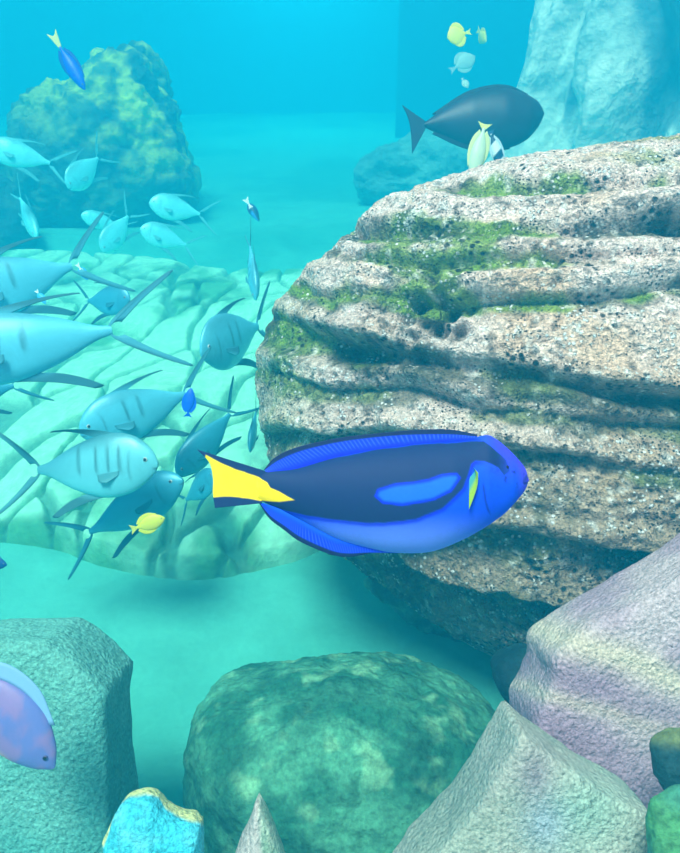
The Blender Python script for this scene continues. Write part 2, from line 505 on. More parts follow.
def col_lilac(v, px, py):
    c = two((184, 152, 168), (206, 178, 182), 7, 25)(v, px, py)
    q = py + 6 * fbm(v, 8, 3, 4)
    t = (q - (632 + (px - 545) * .42))
    band = np.exp(-((t + 4) / 17) ** 2) + .7 * np.exp(-((t - 58 + (px - 560) * .12) / 9) ** 2)
    c = mix(c, np.tile(lin(226, 202, 176), (len(v), 1)), .8 * np.clip(band, 0, 1))
    c = mix(c, np.tile(lin(150, 114, 142), (len(v), 1)), .6 * np.exp(-((t - 34) / 20) ** 2))
    return mix(c, np.tile(lin(160, 124, 152), (len(v), 1)), .6 * smooth(t, 60, 90))
rock('lilac_reflection', 'pale lilac glass reflection built as a rough boulder, overlapping the lower edge of the layered rock',  # pale reflection on the window glass, built as a solid boulder
     [(538, 642), (562, 620), (596, 600), (640, 574), (680, 550), (740, 520), (840, 560), (890, 720), (880, 960), (800, 1050), (690, 1060), (600, 1000), (560, 880), (524, 760), (517, 710), (528, 684), (537, 662)],
     1.36, .09, .12, M_REFLECT, col_lilac, n=110, e=.16, disp=((5, .008), (22, .005)), seed=8, grow=.965)

def col_mint(v, px, py):
    c = two((174, 176, 160), (196, 188, 174), 8, 35)(v, px, py)
    c = mix(c, np.tile(lin(150, 190, 172), (len(v), 1)), .7 * np.exp(-(((px - 590) / 50) ** 2 + ((py - 810) / 40) ** 2)))
    c = mix(c, np.tile(lin(158, 138, 150), (len(v), 1)), .75 * np.exp(-(((px - 535) / 18) ** 2 + ((py - 775) / 26) ** 2)))
    c = mix(c, np.tile(lin(150, 168, 200), (len(v), 1)), .5 * np.exp(-(((px - 545) / 22) ** 2 + ((py - 825) / 26) ** 2)))
    return c
rock('speckled_reflection', 'pale grey-green speckled glass reflection built as a boulder, in the bottom corner below the lilac one',  # lower part of the window reflection, built as a solid boulder
     [(514, 712), (538, 734), (562, 752), (592, 771), (622, 786), (644, 800), (650, 853), (662, 960), (668, 1160), (620, 1205), (400, 1205), (340, 1160), (350, 960), (408, 856), (440, 824), (470, 790), (496, 748)],
     1.16, .06, .10, M_REFLECT, col_mint, n=100, e=.16, disp=((5, .010), (25, .004)), seed=18, center=(520, 950), sharp=True, grow=.98)

rock('grey_reflection', 'flat grey-green speckled glass reflection built as a slab, in the lower left corner under the violet one',  # window reflection at lower left, built as a solid slab
     [(-170, 640), (-60, 624), (0, 621), (62, 621), (92, 642), (122, 672), (121, 700), (125, 750), (130, 800), (132, 853), (130, 1040), (110, 1130), (-60, 1150), (-200, 1100), (-230, 850)],
     1.30, .07, .14, M_REFLECT, two((88, 164, 152), (110, 178, 164), 6, 45), n=90, e=.16, disp=((5, .010), (25, .004)), seed=28, center=(-40, 880), sharp=True, grow=.955)

def col_cyan(v, px, py):
    c = two((70, 196, 216), (110, 214, 230), 20, 55)(v, px, py)
    top = np.interp(px, [104, 118, 130, 145, 158, 165, 178, 200], [846, 806, 796, 793, 797, 808, 815, 823])
    return mix(c, np.tile(lin(222, 220, 150), (len(v), 1)), 1 - smooth(py - top, -2, 3))
rock('turquoise_reflection', 'small bright turquoise glass reflection built as a rock, with a yellowish rim, beside the grey one',  # bright reflected shape on the glass, built as a rock
     [(104, 846), (110, 826), (122, 804), (134, 795), (146, 793), (157, 797), (164, 807), (178, 815), (197, 822), (201, 860), (206, 1190), (150, 1245), (96, 1190), (98, 950)],
     1.12, .05, .07, M_REFLECT, col_cyan, n=70, e=.7, disp=((12, .006), (50, .003)), seed=38, center=(152, 930))

def col_pointed(v, px, py):
    c = two((150, 178, 150), (190, 200, 176), 30, 65)(v, px, py)
    return mix(c, np.tile(lin(196, 182, 176), (len(v), 1)), smooth(-(px - 259 - .05 * (py - 800)), -3, 3))
rock('pointed_reflection', 'narrow pointed pale glass reflection built as a stone in front of the mossy boulder',  # reflected gap of light on the glass, built as a stone
     [(257, 794), (263, 804), (275, 829), (287, 862), (300, 960), (300, 1180), (258, 1225), (214, 1180), (218, 940), (234, 856), (251, 816)],
     1.14, .05, .06, M_REFLECT, col_pointed, n=60, e=.75, disp=((14, .004), (60, .002)), seed=48, center=(258, 950), sharp=True)

rock('dark_stone', 'small dark teal stone tucked under the layered rock beside the lilac reflection',
     [(494, 672), (497, 660), (510, 652), (535, 650), (560, 665), (560, 705), (535, 715), (518, 708), (502, 692)],
     1.62, .06, .08, M_ALGAE, two((16, 40, 46), (30, 58, 60), 12, 75), n=40, seed=58)
rock('ledge_stone', 'low mossy teal stone on the sand under the edge of the layered rock',
     [(366, 580), (392, 606), (420, 628), (450, 645), (480, 655), (520, 656), (540, 630), (500, 590), (430, 560)],
     2.34, .10, .12, M_ALGAE, two((96, 140, 116), (60, 92, 80), 14, 85), n=50, seed=68, disp=((10, .03), (30, .012)))
rock('corner_stone', 'dark olive-topped stone at the frame edge wedged against the lilac reflection',
     [(655, 748), (664, 736), (684, 727), (720, 724), (745, 800), (750, 1100), (715, 1270), (684, 1100), (674, 820), (662, 785)],
     1.075, .04, .04, M_ALGAE, lambda v, px, py: mix(np.tile(lin(30, 62, 66), (len(v), 1)), np.tile(lin(110, 120, 76), (len(v), 1)), 1 - smooth(py + 5 * fbm(v, 30, 3, 6), 738, 752)), n=50, seed=78, center=(705, 830))
rock('green_stone', 'small bright green stone at the very bottom corner beside the speckled reflection',
     [(650, 806), (662, 794), (690, 786), (730, 800), (755, 1100), (720, 1360), (676, 1340), (652, 1050), (647, 860)],
     0.985, .035, .04, M_ALGAE, two((84, 150, 96), (60, 120, 110), 9, 95), n=50, seed=88, center=(695, 920))

# far rocks
def col_coral(v, px, py):
    c = two((60, 92, 84), (92, 128, 92), 3, 105)(v, px, py)
    k = smooth(fbm(v, 5, 4, 107), -.25, .2) * smooth(-(py - .45 * (px - 100)), -190, -90)
    return mix(c, np.tile(lin(205, 220, 70), (len(v), 1)), .9 * k)
rock('coral_head', 'tall yellow-green coral rock standing on the far sand behind the pale fish',
     [(22, 150), (20, 122), (34, 104), (60, 94), (84, 90), (104, 68), (124, 53), (142, 46), (162, 58), (170, 90), (186, 130), (202, 172), (196, 215), (170, 240), (110, 250), (50, 250), (10, 244), (-4, 200), (10, 172)],
     7.0, .7, .7, M_FAR, col_coral, n=80, disp=((1.3, .05), (4, .12), (12, .05)), seed=98, grow=.95)
rock('low_rock', 'low shadowy rock lying on the far sand at the left frame edge',
     [(-60, 250), (-50, 200), (-20, 178), (10, 176), (30, 200), (36, 235), (10, 258)],
     6.0, .3, .3, M_FAR, two((50, 80, 84), (70, 104, 98), 4, 115), n=40, grow=.9, disp=((2, .1), (6, .05)), seed=108)
rock('reef_mound', 'pale low reef mound on the far sand beneath the dark fish tail',
     [(352, 178), (362, 156), (384, 142), (410, 134), (440, 136), (468, 142), (490, 152), (500, 190), (470, 212), (400, 210), (362, 200)],
     7.4, .4, .4, M_FAR, two((120, 170, 160), (92, 144, 140), 2.5, 125), n=60, disp=((1.6, .12), (5, .08), (14, .02)), seed=118)

def build_cliff():
    """fluted rock wall rising at the right, far behind the layered rock"""
    n, m = 220, 150
    t = np.linspace(0, 1, n); h = np.linspace(0, 1, m)
    a, b, c_ = np.array([1.82, 7.7]), np.array([2.08, 6.1]), np.array([5.0, 4.0])
    xy = ((1 - t) ** 2)[:, None] * a + (2 * t * (1 - t))[:, None] * b + (t ** 2)[:, None] * c_
    Tt, Hh = np.repeat(t, m), np.tile(h, n)
    p = np.stack([np.repeat(xy[:, 0], m), np.repeat(xy[:, 1], m), -0.1 + 3.4 * Hh], 1)
    lean = 1.15 * (Hh - .35)
    p[:, 0] += lean * .7; p[:, 1] += lean * .7
    out = np.array([-.75, -.66, 0])
    s = Tt * 9 + 1.6 * Hh + 0.9 * fbm(p, .8, 3, 131)
    fl = 0.34 * np.abs(np.sin(s * 1.5)) + 0.14 * np.sin(s * 3.7 + 1) + 0.28 * fbm(p * [1, 1, .35], 1.6, 4, 133) + .05 * fbm(p * [1, 1, .4], 7, 3, 134)
    p += out * fl[:, None]
    p += out * (0.35 * (1 - smooth(Hh, 0, .3)))[:, None]
    back = p - out * 0.9 - out * 0.0
    idx = np.arange(n * m).reshape(n, m)
    f = np.stack([idx[:-1, :-1], idx[1:, :-1], idx[1:, 1:], idx[:-1, 1:]], -1).reshape(-1, 4)
    g = f[:, ::-1] + n * m
    ring = np.concatenate([idx[0, :], idx[1:, -1], idx[-1, -2::-1], idx[-2:0:-1, 0]])
    r2 = np.roll(ring, -1)
    side = np.stack([ring, r2, r2 + n * m, ring + n * m], -1)
    col = two((236, 230, 212), (190, 200, 186), 1.8, 141)(p, None, None)
    dk = smooth(fbm(p * [1, 1, .22], 2.0, 4, 143), .02, .3)  # dark blue streaks that paint the flutes' shadow patches into the colour
    col = mix(col, np.tile(lin(70, 104, 116), (len(p), 1)), .85 * dk)
    v = np.vstack([p, back]); col = np.vstack([col, col])
    o = local('rock_cliff', v, np.vstack([f, g, side]), M_FAR, col)
    tag(o, 'tall pale fluted rock cliff rising behind the layered rock and dark fish', 'rock')
build_cliff()

# ------------------------------------------------------------------ fish
def in_poly(x, y, poly):
    """signed soft coverage: positive inside, distance in the same unit"""
    poly = np.asarray(poly, float)
    inside = np.zeros(len(x), bool)
    dmin = np.full(len(x), 1e9)
    for (x1, y1), (x2, y2) in zip(poly, np.roll(poly, -1, 0)):
        cond = ((y1 > y) != (y2 > y)) & (x < (x2 - x1) * (y - y1) / ((y2 - y1) if y2 != y1 else 1e-9) + x1)
        inside ^= cond
        ex, ey = x2 - x1, y2 - y1
        t = np.clip(((x - x1) * ex + (y - y1) * ey) / max(ex * ex + ey * ey, 1e-12), 0, 1)
        dmin = np.minimum(dmin, np.hypot(x - x1 - t * ex, y - y1 - t * ey))
    return np.where(inside, dmin, -dmin)

def body_mesh(top, bot, width, nx=60, na=28, ease=True, lens=1.25):
    """lens-section fish body along x; returns verts (x, y, z) and quad faces"""
    top, bot, width = (np.asarray(q, float) for q in (top, bot, width))
    x0, x1 = top[0, 0], top[-1, 0]
    t = np.linspace(0, 1, nx)
    if ease: t = 0.5 - 0.5 * np.cos(t * math.pi); 
    xs = x0 + (x1 - x0) * t
    ct, cb = catmull(top, 400, False), catmull(bot, 400, False)
    zt = np.interp(xs, np.maximum.accumulate(ct[:, 0]), ct[:, 1]); zb = np.interp(xs, np.maximum.accumulate(cb[:, 0]), cb[:, 1])
    w = np.interp(xs, width[:, 0], width[:, 1])
    k = np.ones(5) / 5
    w = np.convolve(np.pad(w, 2, mode='edge'), k, 'valid')
    a = np.linspace(0, 2 * math.pi, na, endpoint=False)
    cs, sn = np.cos(a), np.sin(a)
    yy = np.sign(cs) * np.abs(cs) ** lens
    X = np.repeat(xs, na); mid = (zt + zb) / 2; hh = (zt - zb) / 2
    Y = (w[:, None] * yy[None]).ravel(); Z = (mid[:, None] + hh[:, None] * sn[None]).ravel()
    v = np.stack([X, Y, Z], 1)
    f = []
    for i in range(nx - 1):
        for j in range(na):
            j2 = (j + 1) % na
            f.append((i * na + j, (i + 1) * na + j, (i + 1) * na + j2, i * na + j2))
    f.append(tuple(range(na))); f.append(tuple(range((nx - 1) * na + na - 1, (nx - 1) * na - 1, -1)))
    return v, f

def fin_mesh(base, edge, nu=24, nv=6, thick=.004, wave=0.0, ybase=0.0, ytip=0.0, bow=0.0):
    """fin between a base line and an outer line ((x, z) pairs): a thin solid, thicker at the root"""
    b = catmull(base, nu, False); e = catmull(edge, nu, False)
    t = np.linspace(0, 1, nv)
    q = b[:, None, :] * (1 - t)[None, :, None] + e[:, None, :] * t[None, :, None]
    q[..., 1] += bow * 4 * t * (1 - t)
    th = thick * (1 - .75 * t)
    yc = ybase + (ytip - ybase) * t[None, :] + wave * np.sin(np.linspace(0, 9, nu))[:, None] * t[None, :]
    A = np.stack([q[..., 0], yc - th[None, :], q[..., 1]], -1).reshape(-1, 3)
    B = np.stack([q[..., 0], yc + th[None, :], q[..., 1]], -1).reshape(-1, 3)
    idx = np.arange(nu * nv).reshape(nu, nv)
    f = np.stack([idx[:-1, :-1], idx[1:, :-1], idx[1:, 1:], idx[:-1, 1:]], -1).reshape(-1, 4)
    g = f[:, ::-1] + nu * nv
    ring = np.concatenate([idx[0, :], idx[1:, -1], idx[-1, -2::-1], idx[-2:0:-1, 0]])
    r2 = np.roll(ring, -1)
    side = np.stack([ring, r2, r2 + nu * nv, ring + nu * nv], -1)
    T = np.tile(np.tile(t, nu), 2); U = np.tile(np.repeat(np.linspace(0, 1, nu), nv), 2)
    return np.vstack([A, B]), np.vstack([f, g, side]), U, T

def eye_obj(parent, x, z, y, r, ring=(200, 205, 190)):
    D, Fc = cube_sphere(8)
    for s in (-1, 1):
        v = D * [r, r * .6, r] + [x, s * y, z]
        rr = np.hypot(D[:, 0], D[:, 2])
        c = mix(np.tile(lin(12, 16, 22), (len(v), 1)), np.tile(lin(*ring), (len(v), 1)), smooth(rr, .6, .75))
        mesh_obj('eye', v, Fc, M_FISH, parent, c)

# ---- the blue tang
def build_tang():
    d = 0.72; k = d / F; cx, cy = 365.0, 493.0
    root = empty('blue_tang', P(cx, cy, d), (-PITCH, 0, 0))
    tag(root, 'large royal blue and black fish with a yellow tail swimming before the layered rock', 'fish')
    def L(pts): return [((x - cx) * k, -(y - cy) * k) for x, y in pts]
    def PX(v): return v[:, 0] / k + cx, -v[:, 2] / k + cy
    top = [(258, 477), (267, 471), (296, 468), (335, 457), (370, 450), (413, 444), (450, 440), (474, 437.5), (487, 435), (496, 439), (504, 445), (512, 452.5), (519, 460), (525, 468), (528, 478)]
    bot = [(258, 500), (268, 504), (300, 520), (335, 538), (365, 547), (394, 552.5), (429, 552), (460, 541), (484, 528), (496, 520), (504, 514), (512, 506), (519, 498), (525, 490), (528, 482)]
    wid = [(x, w * .115) for x, w in ((258, 40), (275, 70), (310, 130), (360, 200), (410, 240), (450, 240), (485, 205), (510, 130), (522, 70), (528, 30))]
    wid = [((x - cx) * k, w * k) for x, w in wid]
    v, f = body_mesh(L(top), L(bot), wid, nx=380, na=240)
    px, py = PX(v)
    nz = fbm(v, 60, 3, 5)
    blue = np.tile(lin(24, 80, 244), (len(v), 1))
    belly = smooth(py - 0, 505, 545) * smooth(px, 270, 330) * smooth(-px, -520, -440)
    c = mix(blue, np.tile(lin(120, 160, 255), (len(v), 1)), .8 * belly)  # paler belly, lightened further in the colour to offset its shade
    back = smooth(-(py - 470), -20, 30) * smooth(px, 470, 510)
    c = mix(c, np.tile(lin(84, 54, 224), (len(v), 1)), .7 * np.clip(back + smooth(px, 512, 527), 0, 1))
    black = [(250, 465), (267, 471), (296, 468), (335, 457.5), (370, 450.5), (413, 445), (474, 441), (482, 441), (492, 449), (503, 460), (506, 470), (500, 474), (494, 466), (480, 460.5), (472, 460), (467.5, 463), (464, 473), (458, 486), (439, 505), (413, 516), (381, 520), (360, 519.5), (349, 519), (309, 515), (288, 511), (259, 502), (245, 505)]
    oval = [(373, 494), (376, 487), (392, 482), (410, 479.5), (426, 477), (439, 472.5), (453, 471.5), (456.5, 476), (447, 489), (431, 498), (400, 503), (381, 501)]
    jit = 1.0 * nz
    ib = in_poly(px, py, black) + jit; io = in_poly(px, py, oval) + jit
    headfade = 1 - .35 * smooth(px, 492, 505)
    c = mix(c, np.tile(lin(14, 22, 200), (len(v), 1)), .85 * np.exp(-((ib + 1.5) / 2.2) ** 2) * (1 - smooth(px, 470, 485)))
    c = mix(c, np.tile(lin(24, 50, 100), (len(v), 1)), smooth(ib, -.8, .8) * headfade)
    c = mix(c, np.tile(lin(16, 40, 225), (len(v), 1)), smooth(io, -.8, .8))
    c = mix(c, np.tile(lin(34, 104, 240), (len(v), 1)), smooth(io, 1.0, 4.5))
    # dark dapples on the face and the gill line
    face = smooth(px, 482, 494) * smooth(fbm(v, 130, 3, 9), .05, .35) * np.exp(-((py - 472) / 14) ** 2)
    c = mix(c, np.tile(lin(26, 36, 110), (len(v), 1)), .75 * face)
    gill = np.array([(478, 478), (479, 486), (481, 498), (483.5, 506), (488, 514)])
    gx = np.interp(py, gill[:, 1], gill[:, 0])
    c = mix(c, np.tile(lin(20, 34, 140), (len(v), 1)), .8 * np.exp(-((px - gx) / 1.1) ** 2) * smooth(py, 478, 486) * smooth(-py, -515, -508))
    mouth = in_poly(px, py, [(521, 482), (528, 481), (529, 483.5), (522, 484)])
    c = mix(c, np.tile(lin(24, 28, 120), (len(v), 1)), .7 * smooth(mouth, -.6, .4))
    yel = [(240, 463), (255, 474.5), (268, 482), (271, 487), (280, 491), (296, 499), (280, 501), (262, 500.5), (240, 500)]
    iy = in_poly(px, py, yel) + .8 * nz
    c = mix(c, np.tile(lin(255, 222, 20), (len(v), 1)), smooth(iy, -.6, .6))
    mesh_obj('body', v, f, M_TANG, root, c)
    # tail
    tb = [(268, 472), (266, 481), (264, 490), (262, 496), (262, 503)]
    te = [(197, 449.5), (209, 462), (213, 478), (213, 493), (215, 508)]
    v, f, U, T = fin_mesh(L(tb), L(te), 90, 110, thick=.0022)
    px, py = PX(v)
    yel = [(206, 455), (222, 463), (235, 469), (255, 475), (275, 484), (275, 501), (260, 500.5), (247, 498.5), (238, 497), (225, 496.5), (205, 498.5), (200, 480)]
    iy = in_poly(px, py, yel) + .8 * fbm(v, 90, 2, 3)
    c = mix(np.tile(lin(24, 50, 100), (len(v), 1)), np.tile(lin(255, 226, 20), (len(v), 1)), smooth(iy, -.7, .7))
    c = mix(c, np.tile(lin(214, 240, 40), (len(v), 1)), .7 * smooth(iy, 0, 1) * smooth(-px, -226, -208))
    tail = mesh_obj('tail_fin', v, f, M_FIN, root, c); tail['label'] = 'yellow tail fin edged in black'
    # dorsal
    db = [(267, 473), (296, 471), (335, 460), (370, 453), (413, 447), (450, 443), (477, 440)]
    de = [(264, 469.5), (275, 457.5), (296, 447.5), (335, 438.5), (370, 434), (413, 430), (450, 429.5), (477, 434.5)]
    def painted_fin(name, base, edge, rim, ang, root_col, line):
        v, f, U, T = fin_mesh(L(base), L(edge), 420, 40, thick=.0024)
        ray = .5 + .5 * np.sin(U * 2 * math.pi * 58 + ang * T)
        c = mix(np.tile(lin(18, 52, 235), (len(v), 1)), np.tile(lin(70, 120, 255), (len(v), 1)), .45 * smooth(ray, .6, .95) * smooth(T, .2, .5))
        c = mix(c, np.tile(lin(*root_col), (len(v), 1)), line * (1 - smooth(T, .08, .45)))
        c = mix(c, np.tile(lin(18, 36, 84), (len(v), 1)), smooth(T + rim(U), .70, .82))
        return mesh_obj(name, v, f, M_FIN, root, c)
    painted_fin('dorsal_fin', db, de, lambda U: .18 * smooth(U, .55, .9) - .02, -9, (12, 18, 190), .8)['label'] = 'blue dorsal fin with fine rays and a black rim'
    ab = [(263, 503), (283, 510), (301, 517), (333, 535), (365, 543), (398, 549)]
    ae = [(259, 503), (269, 518), (283, 529), (301, 542), (333, 555), (352, 556.5), (372, 553), (400, 553)]
    painted_fin('anal_fin', ab, ae, lambda U: -.03 - .25 * smooth(U, .75, .95), -7, (30, 96, 246), 1.0)['label'] = 'deep blue anal fin with a black rim'
    # pectoral fin (near and far side)
    hw = 23 * k
    for s in (-1, 1):
        v, f, U, T = fin_mesh(L([(469, 466), (470, 470), (467, 474), (465, 476)]), L([(472.5, 471), (471.5, 483), (467.5, 496), (463.5, 506)]), 40, 14, thick=.0012, ybase=s * hw * 1.02, ytip=s * hw * 1.35)
        c = mix(np.tile(lin(60, 150, 150), (len(v), 1)), np.tile(lin(140, 180, 60), (len(v), 1)), smooth(T, .25, .6))
        mesh_obj('pectoral_fin', v, f, M_FIN, root, c)['label'] = 'slim yellow-green pectoral fin'
    eye_obj(root, (503 - cx) * k, -(467 - cy) * k, 14 * k, 3.2 * k, ring=(34, 44, 120))
    return root
build_tang()

# ---- generic placing: nose and tail root in the photo, each with its distance
def place(o, nose, tail, dn, dt, hs=1.0, ws=1.0, roll=0.0):
    a = P(*nose, dn); b = P(*tail, dt)
    X = a - b; Lg = np.linalg.norm(X); X = X / Lg
    ref = UP + roll * RT
    Z = ref - X * (ref @ X); Z = Z / np.linalg.norm(Z)
    Y = np.cross(Z, X)
    M = np.eye(4)
    M[:3, 0] = X * Lg; M[:3, 1] = Y * Lg * ws; M[:3, 2] = Z * Lg * hs; M[:3, 3] = b
    o.matrix_world = Matrix(M.tolist())
    return o

# ---- silvery jack (unit length, tail root at 0, nose at 1)
def make_jack(tone, bars, name='jack_fish', finc=.58):
    root = empty(name, (0, 0, 0))
    top = [(0, .028), (.1, .055), (.3, .15), (.5, .215), (.66, .232), (.8, .21), (.9, .155), (.97, .085), (1, .02)]
    bot = [(0, -.028), (.1, -.055), (.3, -.15), (.5, -.21), (.66, -.215), (.8, -.18), (.9, -.12), (.97, -.065), (1, -.02)]
    wid = [(0, .012), (.15, .028), (.4, .07), (.65, .085), (.85, .065), (.95, .035), (1, .012)]
    v, f = body_mesh(top, bot, wid, nx=90, na=48, lens=1.1)
    base = np.tile(lin(*tone), (len(v), 1))
    c = mix(base, np.tile(lin(*[q * .84 for q in tone]), (len(v), 1)), smooth(v[:, 2], .08, .2))
    c = mix(c, np.tile(lin(*[min(255, q * 1.12) for q in tone]), (len(v), 1)), smooth(-v[:, 2], .02, .15) * .6)
    for bx in bars:
        b = np.exp(-((v[:, 0] - bx + .05 * v[:, 2]) / .013) ** 2) * smooth(.12 - np.abs(v[:, 2] - .05), 0, .06)
        c = mix(c, np.tile(lin(*[q * .45 for q in tone]), (len(v), 1)), .75 * b)
    gl = np.exp(-((v[:, 0] - .79 - .9 * v[:, 2] ** 2) / .008) ** 2) * smooth(.13 - np.abs(v[:, 2]), 0, .05)
    c = mix(c, np.tile(lin(*[q * .55 for q in tone]), (len(v), 1)), .5 * gl)
    mt = np.exp(-((v[:, 2] + .03) / .008) ** 2) * smooth(v[:, 0], .95, .98)
    c = mix(c, np.tile(lin(50, 60, 66), (len(v), 1)), .7 * mt)
    mesh_obj('body', v, f, M_SILVER, root, c)
    dk = lin(*[q * finc for q in tone])
    def fin(nm, base, edge, dark, nu=20, nv=10, y=0, yt=0, bow=0):
        v, f, U, T = fin_mesh(base, edge, nu, nv, thick=.007, ybase=y, ytip=yt, bow=bow)
        c = mix(np.tile(lin(*[q * .8 for q in tone]), (len(v), 1)), np.tile(dk, (len(v), 1)), dark(U, T))
        mesh_obj(nm, v, f, M_FIN, root, c)
    for s in (1, -1):
        fin('tail_lobe', [(.03, 0), (.02, .012 * s), (.015, .028 * s)], [(-.06, .04 * s), (-.20, .165 * s), (-.38, .30 * s), (-.35, .305 * s), (-.18, .185 * s), (-.06, .075 * s)], lambda U, T: smooth(U, .2, .7) * smooth(T, .1, .5), nv=16, bow=.022 * s)
    fin('dorsal_fin', [(.50, .205), (.56, .213), (.62, .218), (.69, .222)], [(.12, .258), (.125, .263), (.13, .267), (.16, .272)], lambda U, T: smooth(T, .05, .4), nv=16, bow=.02)
    fin('anal_fin', [(.42, -.185), (.50, -.20), (.57, -.205), (.64, -.206)], [(.10, -.335), (.11, -.34), (.12, -.345), (.15, -.345)], lambda U, T: smooth(T, .05, .4), nv=16, bow=.028)
    for s in (-1, 1):
        fin('pectoral_fin', [(.72, -.03), (.715, -.045), (.71, -.06)], [(.55, -.05), (.56, -.10), (.62, -.11)], lambda U, T: .3 * T, y=s * .07, yt=s * .105)
    eye_obj(root, .915, .035, .042, .018, ring=(190, 200, 196))
    return root

bars_proto = make_jack((116, 206, 218), (.38, .53, .63, .72))
plain_proto = make_jack((98, 200, 224), (.45, .58))
dark_proto = make_jack((62, 160, 188), ())
pale_proto = make_jack((120, 240, 250), (), finc=.72)
used = set()
def jack(proto, label, nose, tail, dn, dt=None, hs=1.0, ws=1.0, roll=0.0):
    o = proto if proto not in used else copy_tree(proto)
    used.add(proto)
    place(o, nose, tail, dn, dn if dt is None else dt, hs, ws, roll)
    tag(o, label, 'fish', 'shoal of silvery jacks')
    return o
jack(bars_proto, 'barred silvery fish with a visible eye facing right, above the pale rock bed', (158, 464), (38, 470), 1.95, 2.0, 1.12)
jack(plain_proto, 'largest silvery fish, cut by the left frame edge, with a wide forked tail', (-85, 364), (112, 330), 1.75, 1.85, .86)
jack(plain_proto, 'silvery fish at the left frame edge just above the largest one', (-62, 306), (72, 266), 2.3, 2.45, 1.05)
jack(plain_proto, 'silvery fish slanting down to the left, directly above the barred one with the eye', (80, 434), (186, 394), 2.2, 2.35, 1.05)
jack(dark_proto, 'teal silvery fish pointing up to the right, just below the barred one with the eye', (183, 480), (90, 532), 2.1, 2.2, .85)
jack(dark_proto, 'teal fish diving steeply just left of the yellow tail of the blue fish', (178, 476), (230, 414), 2.5, 2.6, .9)
jack(plain_proto, 'silvery fish turned away at the left edge of the layered rock', (201, 354), (258, 326), 2.45, 2.75, 1.2)
jack(plain_proto, 'slim silvery fish seen nearly end-on with its tail raised, above the rock bed edge', (256, 300), (250, 246), 3.0, 3.1, .7)
jack(dark_proto, 'small dark fish above the tail of the largest silvery fish', (130, 300), (88, 301), 2.7, 2.8, 1.2)
jack(dark_proto, 'dark fish half hidden by the left frame edge beneath the largest silvery one', (-78, 408), (14, 386), 2.2, 2.3, .9)
jack(dark_proto, 'faint bluish fish between the teal diving fish and the layered rock', (250, 452), (256, 412), 2.55, 2.65, .8)
jack(dark_proto, 'dark teal fish showing just behind the tip of the yellow tail', (216, 474), (186, 500), 2.3, 2.4, 1.1)
far_l = 'pale fish by the coral rock, '
jack(pale_proto, far_l + 'highest, at the left frame edge', (-14, 146), (50, 163), 4.2, 4.3, 1.05)
jack(pale_proto, far_l + 'alone and upright below its yellow top', (68, 188), (98, 158), 4.2, 4.35, 1.15)
jack(pale_proto, far_l + 'upper one of the pair near its right foot', (149, 203), (200, 214), 4.4, 4.5, 1.15)
jack(pale_proto, far_l + 'lower one of the pair near its right foot', (140, 229), (186, 245), 4.1, 4.2, 1.15)
jack(pale_proto, far_l + 'small one half behind a tail at its foot', (81, 215), (120, 228), 4.7, 4.8, 1.0)
jack(pale_proto, far_l + 'steeply slanted one at the middle of its foot', (103, 252), (128, 216), 4.3, 4.4, 1.1)
jack(pale_proto, far_l + 'slim one pointing down by the left frame edge', (37, 238), (20, 198), 4.4, 4.6, .6)

# ---- simple fish with its own colour pattern
def small_fish(name, label, nose, tail, d, hs, body, tailc, group=None, dt=None, pattern=None, fins=None, tall=.25, ws=1.0, roll=0, tl=.28, eyec=(150, 160, 160)):
    root = empty(name, (0, 0, 0))
    q = tall / .22
    top = [(0, .04), (.1, .06 * q), (.3, .17 * q), (.5, .215 * q), (.7, .20 * q), (.88, .12 * q), (.97, .05), (1, .015)]
    bot = [(x, -z * .95) for x, z in top]
    wid = [(0, .015), (.2, .05), (.5, .085), (.8, .07), (.95, .035), (1, .01)]
    v, f = body_mesh(top, bot, wid, nx=60, na=32, lens=1.1)
    c = np.tile(lin(*body), (len(v), 1))
    if pattern: c = pattern(v, c)
    mesh_obj('body', v, f, M_FISH, root, c)
    fc = lin(*(fins or body))
    v, f, U, T = fin_mesh([(.03, .04), (.02, 0), (.03, -.04)], [(-tl, .17), (-tl * .72, 0), (-tl, -.17)], 16, 8, thick=.012)
    mesh_obj('tail_fin', v, f, M_FIN, root, np.tile(lin(*tailc), (len(v), 1)))
    v, f, U, T = fin_mesh([(.1, .055 * q), (.3, .165 * q), (.5, .21 * q), (.75, .18 * q)], [(.04, .10 * q), (.22, .25 * q), (.5, .29 * q), (.78, .20 * q)], 20, 6, thick=.012)
    mesh_obj('dorsal_fin', v, f, M_FIN, root, np.tile(fc, (len(v), 1)))
    v, f, U, T = fin_mesh([(.1, -.05 * q), (.3, -.155 * q), (.5, -.20 * q), (.65, -.19 * q)], [(.04, -.10 * q), (.22, -.24 * q), (.46, -.27 * q), (.68, -.20 * q)], 20, 6, thick=.012)
    mesh_obj('anal_fin', v, f, M_FIN, root, np.tile(fc, (len(v), 1)))
    eye_obj(root, .90, .03, .045, .02, ring=eyec)
    place(root, nose, tail, d, d if dt is None else dt, hs, ws, roll)
    return tag(root, label, 'fish', group)

